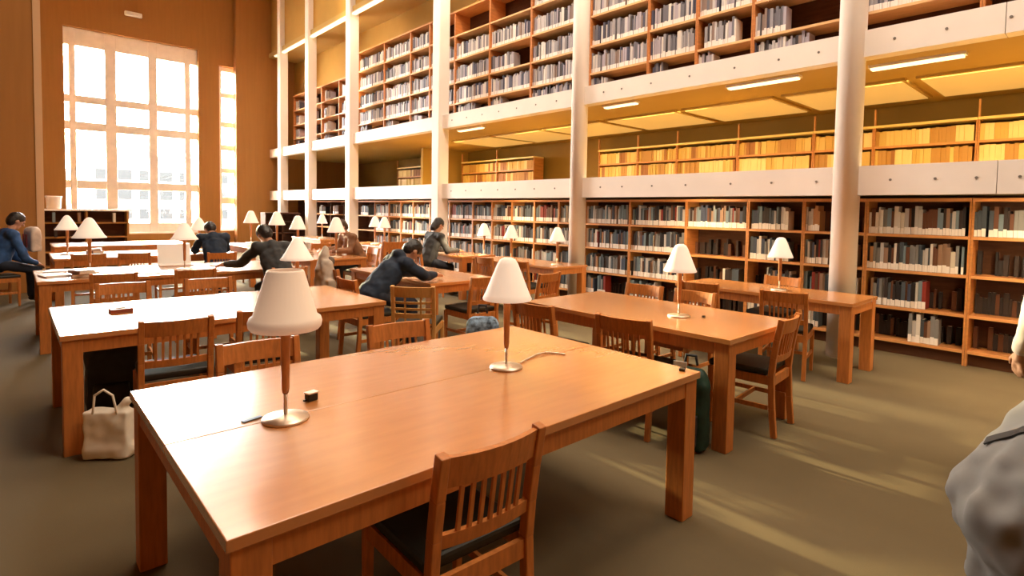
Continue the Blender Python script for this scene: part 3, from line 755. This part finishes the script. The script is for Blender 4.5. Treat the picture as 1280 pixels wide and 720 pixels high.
# added bag shape; its cream stands in for glare on the carpet
t.scale = (0.86, 0.86, 0.86); tag(t, 'cream bag shape added for the bright patch on the floor by the second table', 'bag')
b = MB().box(-0.15, 0.15, -0.06, 0.06, 0.01, 0.34); b.capsule((-0.1, 0, 0.07), (0.1, 0, 0.07), 0.075, 0.075); b.capsule((0.02, 0, 0.3), (0.12, 0, 0.40), 0.05, 0.03)
remesh(b.build('bag_body', m_cream, t), 0.014, 6, (0.12, 0.03))
hb = MB(); pts = [(-.08, -.05, .33), (-.06, -.06, .46), (0.0, -.06, .50), (.06, -.06, .46), (.08, -.05, .33)]
for i in range(4): hb.capsule(pts[i], pts[i+1], .008, .008, 8)
hb.build('handle', m_cream, t, smooth=True)

# beige coat over the chair at the navy figure's table
t = empty('draped_coat', (2.78, 6.25, 0.50)); tag(t, 'beige hooded coat draped over a chair left of the slumped navy figure', 'coat')
b = MB()
for yy in (-0.13, 0.0, 0.13): b.capsule((-0.06, yy, -0.05), (-0.04, 0.02+yy*0.5, 0.34), 0.095, 0.085)
b.capsule((-0.04, 0.03, 0.34), (-0.02, 0.05, 0.56), 0.11, 0.035); b.box(-0.10, -0.01, -0.20, 0.20, -0.20, 0.20)
remesh(b.build('coat_cloth', mat('beige_wool', (0.55, 0.46, 0.37), 0.9, noise=(6, (1, 1, 1), 0.15)), t), 0.014, 6, (0.10, 0.035))
b = MB(); b.ball((0.01, -0.01, 0.40), (0.055, 0.07, 0.06)); remesh(b.build('hood_lining', mat('dark_lining', (0.12, 0.09, 0.07), 0.9), t), 0.012, 3)

# ------------------------------------------------------------------ people
m_skin = mat('skin', (0.50, 0.27, 0.17), 0.5, noise=(8, (1, 1, 1), 0.08)); m_hair = mat('black_hair', (0.012, 0.010, 0.010), 0.45, noise=(60, (1, 1, .2), 0.5)); m_hairb = mat('brown_hair', (0.06, 0.03, 0.015), 0.5, noise=(60, (1, 1, .2), 0.4))
m_shoe = mat('shoe_leather', (0.03, 0.025, 0.02), 0.4)
def hand(mb, wrist, d, up, side):
    """palm, four unequal fingers bent down, thumb from the side of the palm"""
    w_ = Vector(wrist); d = Vector(d).normalized(); up = Vector(up); up = (up-d*up.dot(d)).normalized(); s_ = d.cross(up)*side
    mb.capsule(w_, w_+d*0.045, 0.026, 0.030)
    for o_ in (-0.6, 0.6): mb.capsule(w_+d*0.02+s_*0.02*o_, w_+d*0.085+s_*0.034*o_, 0.018, 0.015, 8)
    for i, L in enumerate((0.066, 0.076, 0.070, 0.054)):
        a = w_+d*0.085+s_*(0.031-0.0205*i); b = a+d*L*0.5-up*0.006; c = b+d*L*0.4-up*0.022
        mb.capsule(a, b, 0.0095, 0.009, 8).capsule(b, c, 0.009, 0.0078, 8)
    a = w_+d*0.03+s_*0.03; b = a+d*0.032+s_*0.028-up*0.006; c = b+d*0.03+s_*0.006-up*0.010
    mb.capsule(a, b, 0.013, 0.0105, 8).capsule(b, c, 0.0105, 0.009, 8)
def person(loc, rz, J, top, pants, label, hair=None, hair_len=0.0, name='person', hood=False, fold=0.03, headdir=(0, 0, 1), face=(0, 1, 0), puff=0.0):
    """J: joints in the local frame (front +Y). One continuous body; clothes and hair are children"""
    t = empty(name, loc, rz); tag(t, label, 'person')
    V = {k: Vector(v) for k, v in J.items()}
    hd = Vector(headdir).normalized(); fc = Vector(face); fc = (fc-hd*fc.dot(hd)).normalized(); sd = fc.cross(hd)
    R_ = Matrix((sd, fc, hd)).transposed()
    hc = V['neck']+hd*0.155
    b = MB()
    b.ball(hc+hd*0.02, (0.074, 0.094, 0.098), 18, R_); b.capsule(hc-hd*0.02+fc*0.02, hc-hd*0.075+fc*0.052, 0.058, 0.032)
    b.capsule(hc+fc*0.088+hd*0.012, hc+fc*0.112-hd*0.018, 0.008, 0.014, 8)
    b.capsule(hc+fc*0.084+hd*0.032-sd*0.035, hc+fc*0.084+hd*0.032+sd*0.035, 0.012, 0.012, 8)
    b.capsule(hc+fc*0.083-hd*0.052-sd*0.016, hc+fc*0.083-hd*0.052+sd*0.016, 0.010, 0.010, 8)
    for s in (-1, 1): b.ball(hc+sd*0.076*s-hd*0.005-fc*0.005, (0.012, 0.020, 0.030), 10, R_)
    b.capsule(V['neck']-hd*0.05, hc-hd*0.05, 0.055, 0.050)
    b.capsule(V['chest'], V['pelvis'], 0.12, 0.12)
    b.capsule(V['shl'], V['shr'], 0.06, 0.06); b.capsule(V['neck']-hd*0.03, V['chest'], 0.07, 0.11)
    for s in 'lr':
        b.capsule(V['sh'+s], V['el'+s], 0.042, 0.036); b.capsule(V['el'+s], V['wr'+s], 0.036, 0.024)
        hand(b, V['wr'+s], J.get('hd'+s, V['wr'+s]-V['el'+s]), J.get('hu'+s, (0, 0, 1)), 1 if s == 'l' else -1)
        b.capsule(V['hp'+s], V['kn'+s], 0.07, 0.05); b.capsule(V['kn'+s], V['an'+s], 0.05, 0.034); b.capsule(V['an'+s], V['to'+s], 0.034, 0.028)
        b.capsule(V['pelvis'], V['hp'+s], 0.09, 0.08)
    remesh(b.build('body', m_skin, t), 0.0075, 3)
    e = MB()
    for s in (-1, 1): e.ball(hc+fc*0.084+hd*0.014+sd*0.031*s, (0.012, 0.009, 0.008), 10, R_)
    e.build('eyes', m_dark, t, smooth=True)
    g = MB(); pf = puff   # jacket / shirt
    g.capsule(V['chest'], V['pelvis'], 0.150+pf, 0.150+pf).capsule(V['shl'], V['shr'], 0.085+pf, 0.085+pf).capsule(V['neck']-hd*0.05, V['chest'], 0.088, 0.145+pf)
    sdx = (V['shr']-V['shl']).normalized()
    g.capsule(V['chest']-sdx*0.07, V['pelvis']-sdx*0.06, 0.115+pf, 0.12+pf).capsule(V['chest']+sdx*0.07, V['pelvis']+sdx*0.06, 0.115+pf, 0.12+pf)
    for s in 'lr':
        g.capsule(V['sh'+s], V['el'+s], 0.074+pf*.6, 0.060+pf*.5).capsule(V['el'+s], V['wr'+s]-(V['wr'+s]-V['el'+s]).normalized()*0.015, 0.062+pf*.5, 0.044+pf*.2)
    if puff:
        for k in (-1, 1): g.capsule(V['pelvis']+sdx*0.07*k, V['pelvis']+sdx*0.07*k-Vector((0, 0, 0.16)), 0.145, 0.11)
    if hood: g.ball(V['neck']-fc*0.05-hd*0.01, (0.11, 0.08, 0.07), 12, R_)
    remesh(g.build('jacket', top, t), 0.013, 5, (0.10, fold))
    q = MB()
    for s in 'lr':
        q.capsule(V['pelvis'], V['hp'+s], 0.115, 0.10).capsule(V['hp'+s], V['kn'+s], 0.090, 0.066).capsule(V['kn'+s], V['an'+s]+(V['kn'+s]-V['an'+s]).normalized()*0.04, 0.070, 0.056)
    remesh(q.build('trousers', pants, t), 0.014, 5, (0.10, 0.012))
    for s in 'lr':
        remesh(MB().capsule(V['an'+s]-Vector((0, 0, .02)), V['to'+s], 0.045, 0.040).build('shoe', m_shoe, t), 0.011, 3)
    hr = MB(); hr.ball(hc+hd*0.046-fc*0.014, (0.088, 0.106, 0.092), 16, R_); hr.ball(hc-fc*0.050+hd*0.0, (0.083, 0.070, 0.100), 14, R_)
    if hair_len: hr.capsule(hc-fc*0.06, hc-fc*0.09-hd*hair_len, 0.075, 0.06)
    remesh(hr.build('hair', hair or m_hair, t), 0.010, 3, (0.03, 0.012))
    return t
def seated(lean=0.3, head=0.5, armx=0.16, reach=0.44, handz=0.80, elz=0.81, ely=0.20, side=0.0, seat=0.637, feet=0.42):
    d = Vector((side, sin(lean), cos(lean))).normalized(); p = Vector((0, 0, seat))
    ch = p+d*0.30; nk = p+d*0.50; sx = Vector((0.17, 0, 0))
    J = dict(pelvis=p, chest=ch, neck=nk, shl=p+d*0.445-sx, shr=p+d*0.445+sx, hpl=p+Vector((-.09, .03, -.02)), hpr=p+Vector((.09, .03, -.02)))
    for s, k in (('l', -1), ('r', 1)):
        J['el'+s] = Vector((k*0.23+side*0.3, ely+nk.y*0.4, elz)); J['wr'+s] = Vector((k*armx+side*0.3, reach, handz))
        J['kn'+s] = Vector((k*0.12, 0.42, 0.512)); J['an'+s] = Vector((k*0.12, feet, 0.09)); J['to'+s] = Vector((k*0.13, feet+0.13, 0.045))
    return J
m_navy = mat('navy_jacket', (0.008, 0.020, 0.045), 0.8, noise=(7, (1, 1, 1), 0.35)); m_grey = mat('charcoal_jacket', (0.035, 0.036, 0.038), 0.8, noise=(7, (1, 1, 1), 0.3))
m_bluej = mat('blue_jacket', (0.02, 0.075, 0.22), 0.7, noise=(7, (1, 1, 1), 0.4)); m_brownj = mat('brown_jacket', (0.25, 0.12, 0.06), 0.8, noise=(7, (1, 1, 1), 0.3))
m_jean = mat('dark_jeans', (0.012, 0.018, 0.035), 0.8, noise=(20, (1, 1, 1), 0.2)); m_lgrey = mat('light_grey_fleece', (0.215, 0.21, 0.20), 0.9, noise=(4, (1, 1, 1), 0.10))
m_wsh = mat('white_knit', (0.72, 0.62, 0.54), 0.85, noise=(10, (1, 1, 1), 0.1)); m_gtr = mat('dark_green_trousers', (0.01, 0.04, 0.028), 0.8)
# slumped over the middle table, facing +X
J = seated(lean=0.80, head=0.9, reach=0.72, handz=0.80, elz=0.81, ely=0.36, armx=0.12)
person((2.79, 5.24, 0), RAD(-90), J, m_navy, m_jean, 'person in a navy jacket slumped forward over the middle table, black hair', headdir=(0, 0.75, 0.45), face=(0, 0.45, -0.8), hood=True)
# hunched dark figure seen from behind below the window
J = seated(lean=0.55, reach=0.58, handz=0.80, ely=0.28)
person((2.42, 9.53, 0), 0, J, m_navy, m_jean, 'hunched person in dark clothes seen from behind below the tall window', headdir=(0, 0.85, 0.5), face=(0, 0.5, -0.8))
# charcoal figure leaning left at the third table
J = seated(lean=0.50, side=-0.10, reach=0.60, handz=0.80, ely=0.30)
J['ell'] = Vector((-0.34, 0.44, 0.82)); J['wrl'] = Vector((-0.46, 0.62, 0.80))
person((2.45, 6.85, 0), RAD(0), J, m_grey, m_jean, 'person in a charcoal jacket leaning over the third table, behind the lamp', headdir=(-0.2, 0.8, 0.7), face=(0, 0.6, -0.6))
# reader by the shelves
J = seated(lean=0.35, reach=0.56, handz=0.80)
person((5.38, 8.10, 0), RAD(-88), J, m_grey, m_jean, 'dark-haired person reading at the shelf-side table behind the navy figure', headdir=(0, 0.4, 0.9), face=(0, 0.9, -0.4), hair_len=0.08)
# brown jacket
J = seated(lean=0.50, reach=0.56, handz=0.80)
person((4.56, 9.00, 0), RAD(90), J, m_brownj, m_jean, 'person in a brown jacket leaning over a far middle table', headdir=(0, 0.6, 0.8), face=(0, 0.8, -0.5), hair=m_hairb)
# blue coat by the left pier
J = seated(lean=0.30, reach=0.40, handz=0.62, elz=0.70)
pB = person((-0.13, 11.05, 0), RAD(-75), J, m_bluej, m_jean, 'seated person in a bright blue jacket holding a bag by the left pier', headdir=(0, 0.5, 0.9), face=(0, 0.9, -0.4))
t = empty('shoulder_bag', (0.27, 11.22, 0.79), RAD(-75)); tag(t, 'pale bag with red stripes held on the blue-jacketed person\'s lap', 'bag')
b = MB().box(-0.17, 0.17, -0.07, 0.07, 0.0, 0.30).capsule((-.1, 0, .3), (.1, 0, .3), .08, .08); remesh(b.build('bag_body', mat('pale_bag_cloth', (0.55, 0.46, 0.38), 0.8, noise=(9, (1, 1, 1), 0.2)), t), 0.018, 5, (0.1, 0.02))
MB().box(-0.12, -0.07, -0.088, -0.08, 0.06, 0.26).box(0.0, 0.05, -0.088, -0.08, 0.06, 0.26).build('stripes', mat('red_stripe', (0.35, 0.05, 0.03), 0.7), t)
# standing at the right edge, white sleeve
J = dict(pelvis=(0, 0, .90), chest=(0, .01, 1.15), neck=(0, .01, 1.36), shl=(-.17, .0, 1.27), shr=(.17, .0, 1.27), ell=(-.225, -.02, 1.01), elr=(.22, -.02, 1.01), wrl=(-.20, .08, .80), wrr=(.20, .08, .80),
         hpl=(-.09, 0, .86), hpr=(.09, 0, .86), knl=(-.10, .02, .48), knr=(.10, .02, .48), anl=(-.10, -.01, .09), anr=(.10, -.01, .09), tol=(-.11, .13, .045), tor=(.11, .13, .045), hdl=(0, .1, -1), hdr=(0, .1, -1), hul=(-1, 0, 0), hur=(1, 0, 0))
person((4.22, 0.155, 0), RAD(-42), J, m_wsh, m_gtr, 'standing person at the right edge in a white knit top and green trousers', fold=0.02)
# standing very near at the right edge, bent forward, grey fleece
J = dict(pelvis=(0, 0, .80), chest=(0, .20, 1.07), neck=(0, .38, 1.18), shl=(-.17, .30, 1.10), shr=(.17, .30, 1.10), ell=(-.24, .40, .86), elr=(.25, .24, .84), wrl=(-.16, .62, .82), wrr=(.23, .40, .60),
         hpl=(-.09, 0, .82), hpr=(.09, 0, .82), knl=(-.10, .05, .46), knr=(.10, .05, .46), anl=(-.10, -.03, .09), anr=(.10, -.03, .09), tol=(-.11, .10, .045), tor=(.11, .10, .045), hul=(0, 0, 1), hur=(0, 0, 1))
pn = person((1.825, 0.085, 0), RAD(-132), J, m_lgrey, m_jean, 'close bent person in a light grey fleece, cropped by the picture edge', fold=0.05, hair=m_hairb, headdir=(0, .75, .6), face=(0, .6, -.7), puff=0.03)
sb = MB(); n_ = 14
for i in range(n_+1):
    u = i/n_; x_ = -0.12+0.30*u; z_ = 0.955+0.22*u
    for q in (-1, 1): sb.v.append((x_+0.003*q, -0.6, z_-0.008*q))
    if i: sb.f.append((2*i-2, 2*i-1, 2*i+1, 2*i)); sb.m.append(0)
o = sb.build('strap', m_black, pn)
m_ = o.modifiers.new('w', 'SHRINKWRAP'); m_.wrap_method = 'PROJECT'; m_.use_project_y = True; m_.use_negative_direction = False; m_.use_positive_direction = True
m_.target = [c for c in pn.children if c.name.startswith('jacket')][0]; m_.offset = 0.006
m_ = o.modifiers.new('s', 'SOLIDIFY'); m_.thickness = 0.004; m_.offset = 0
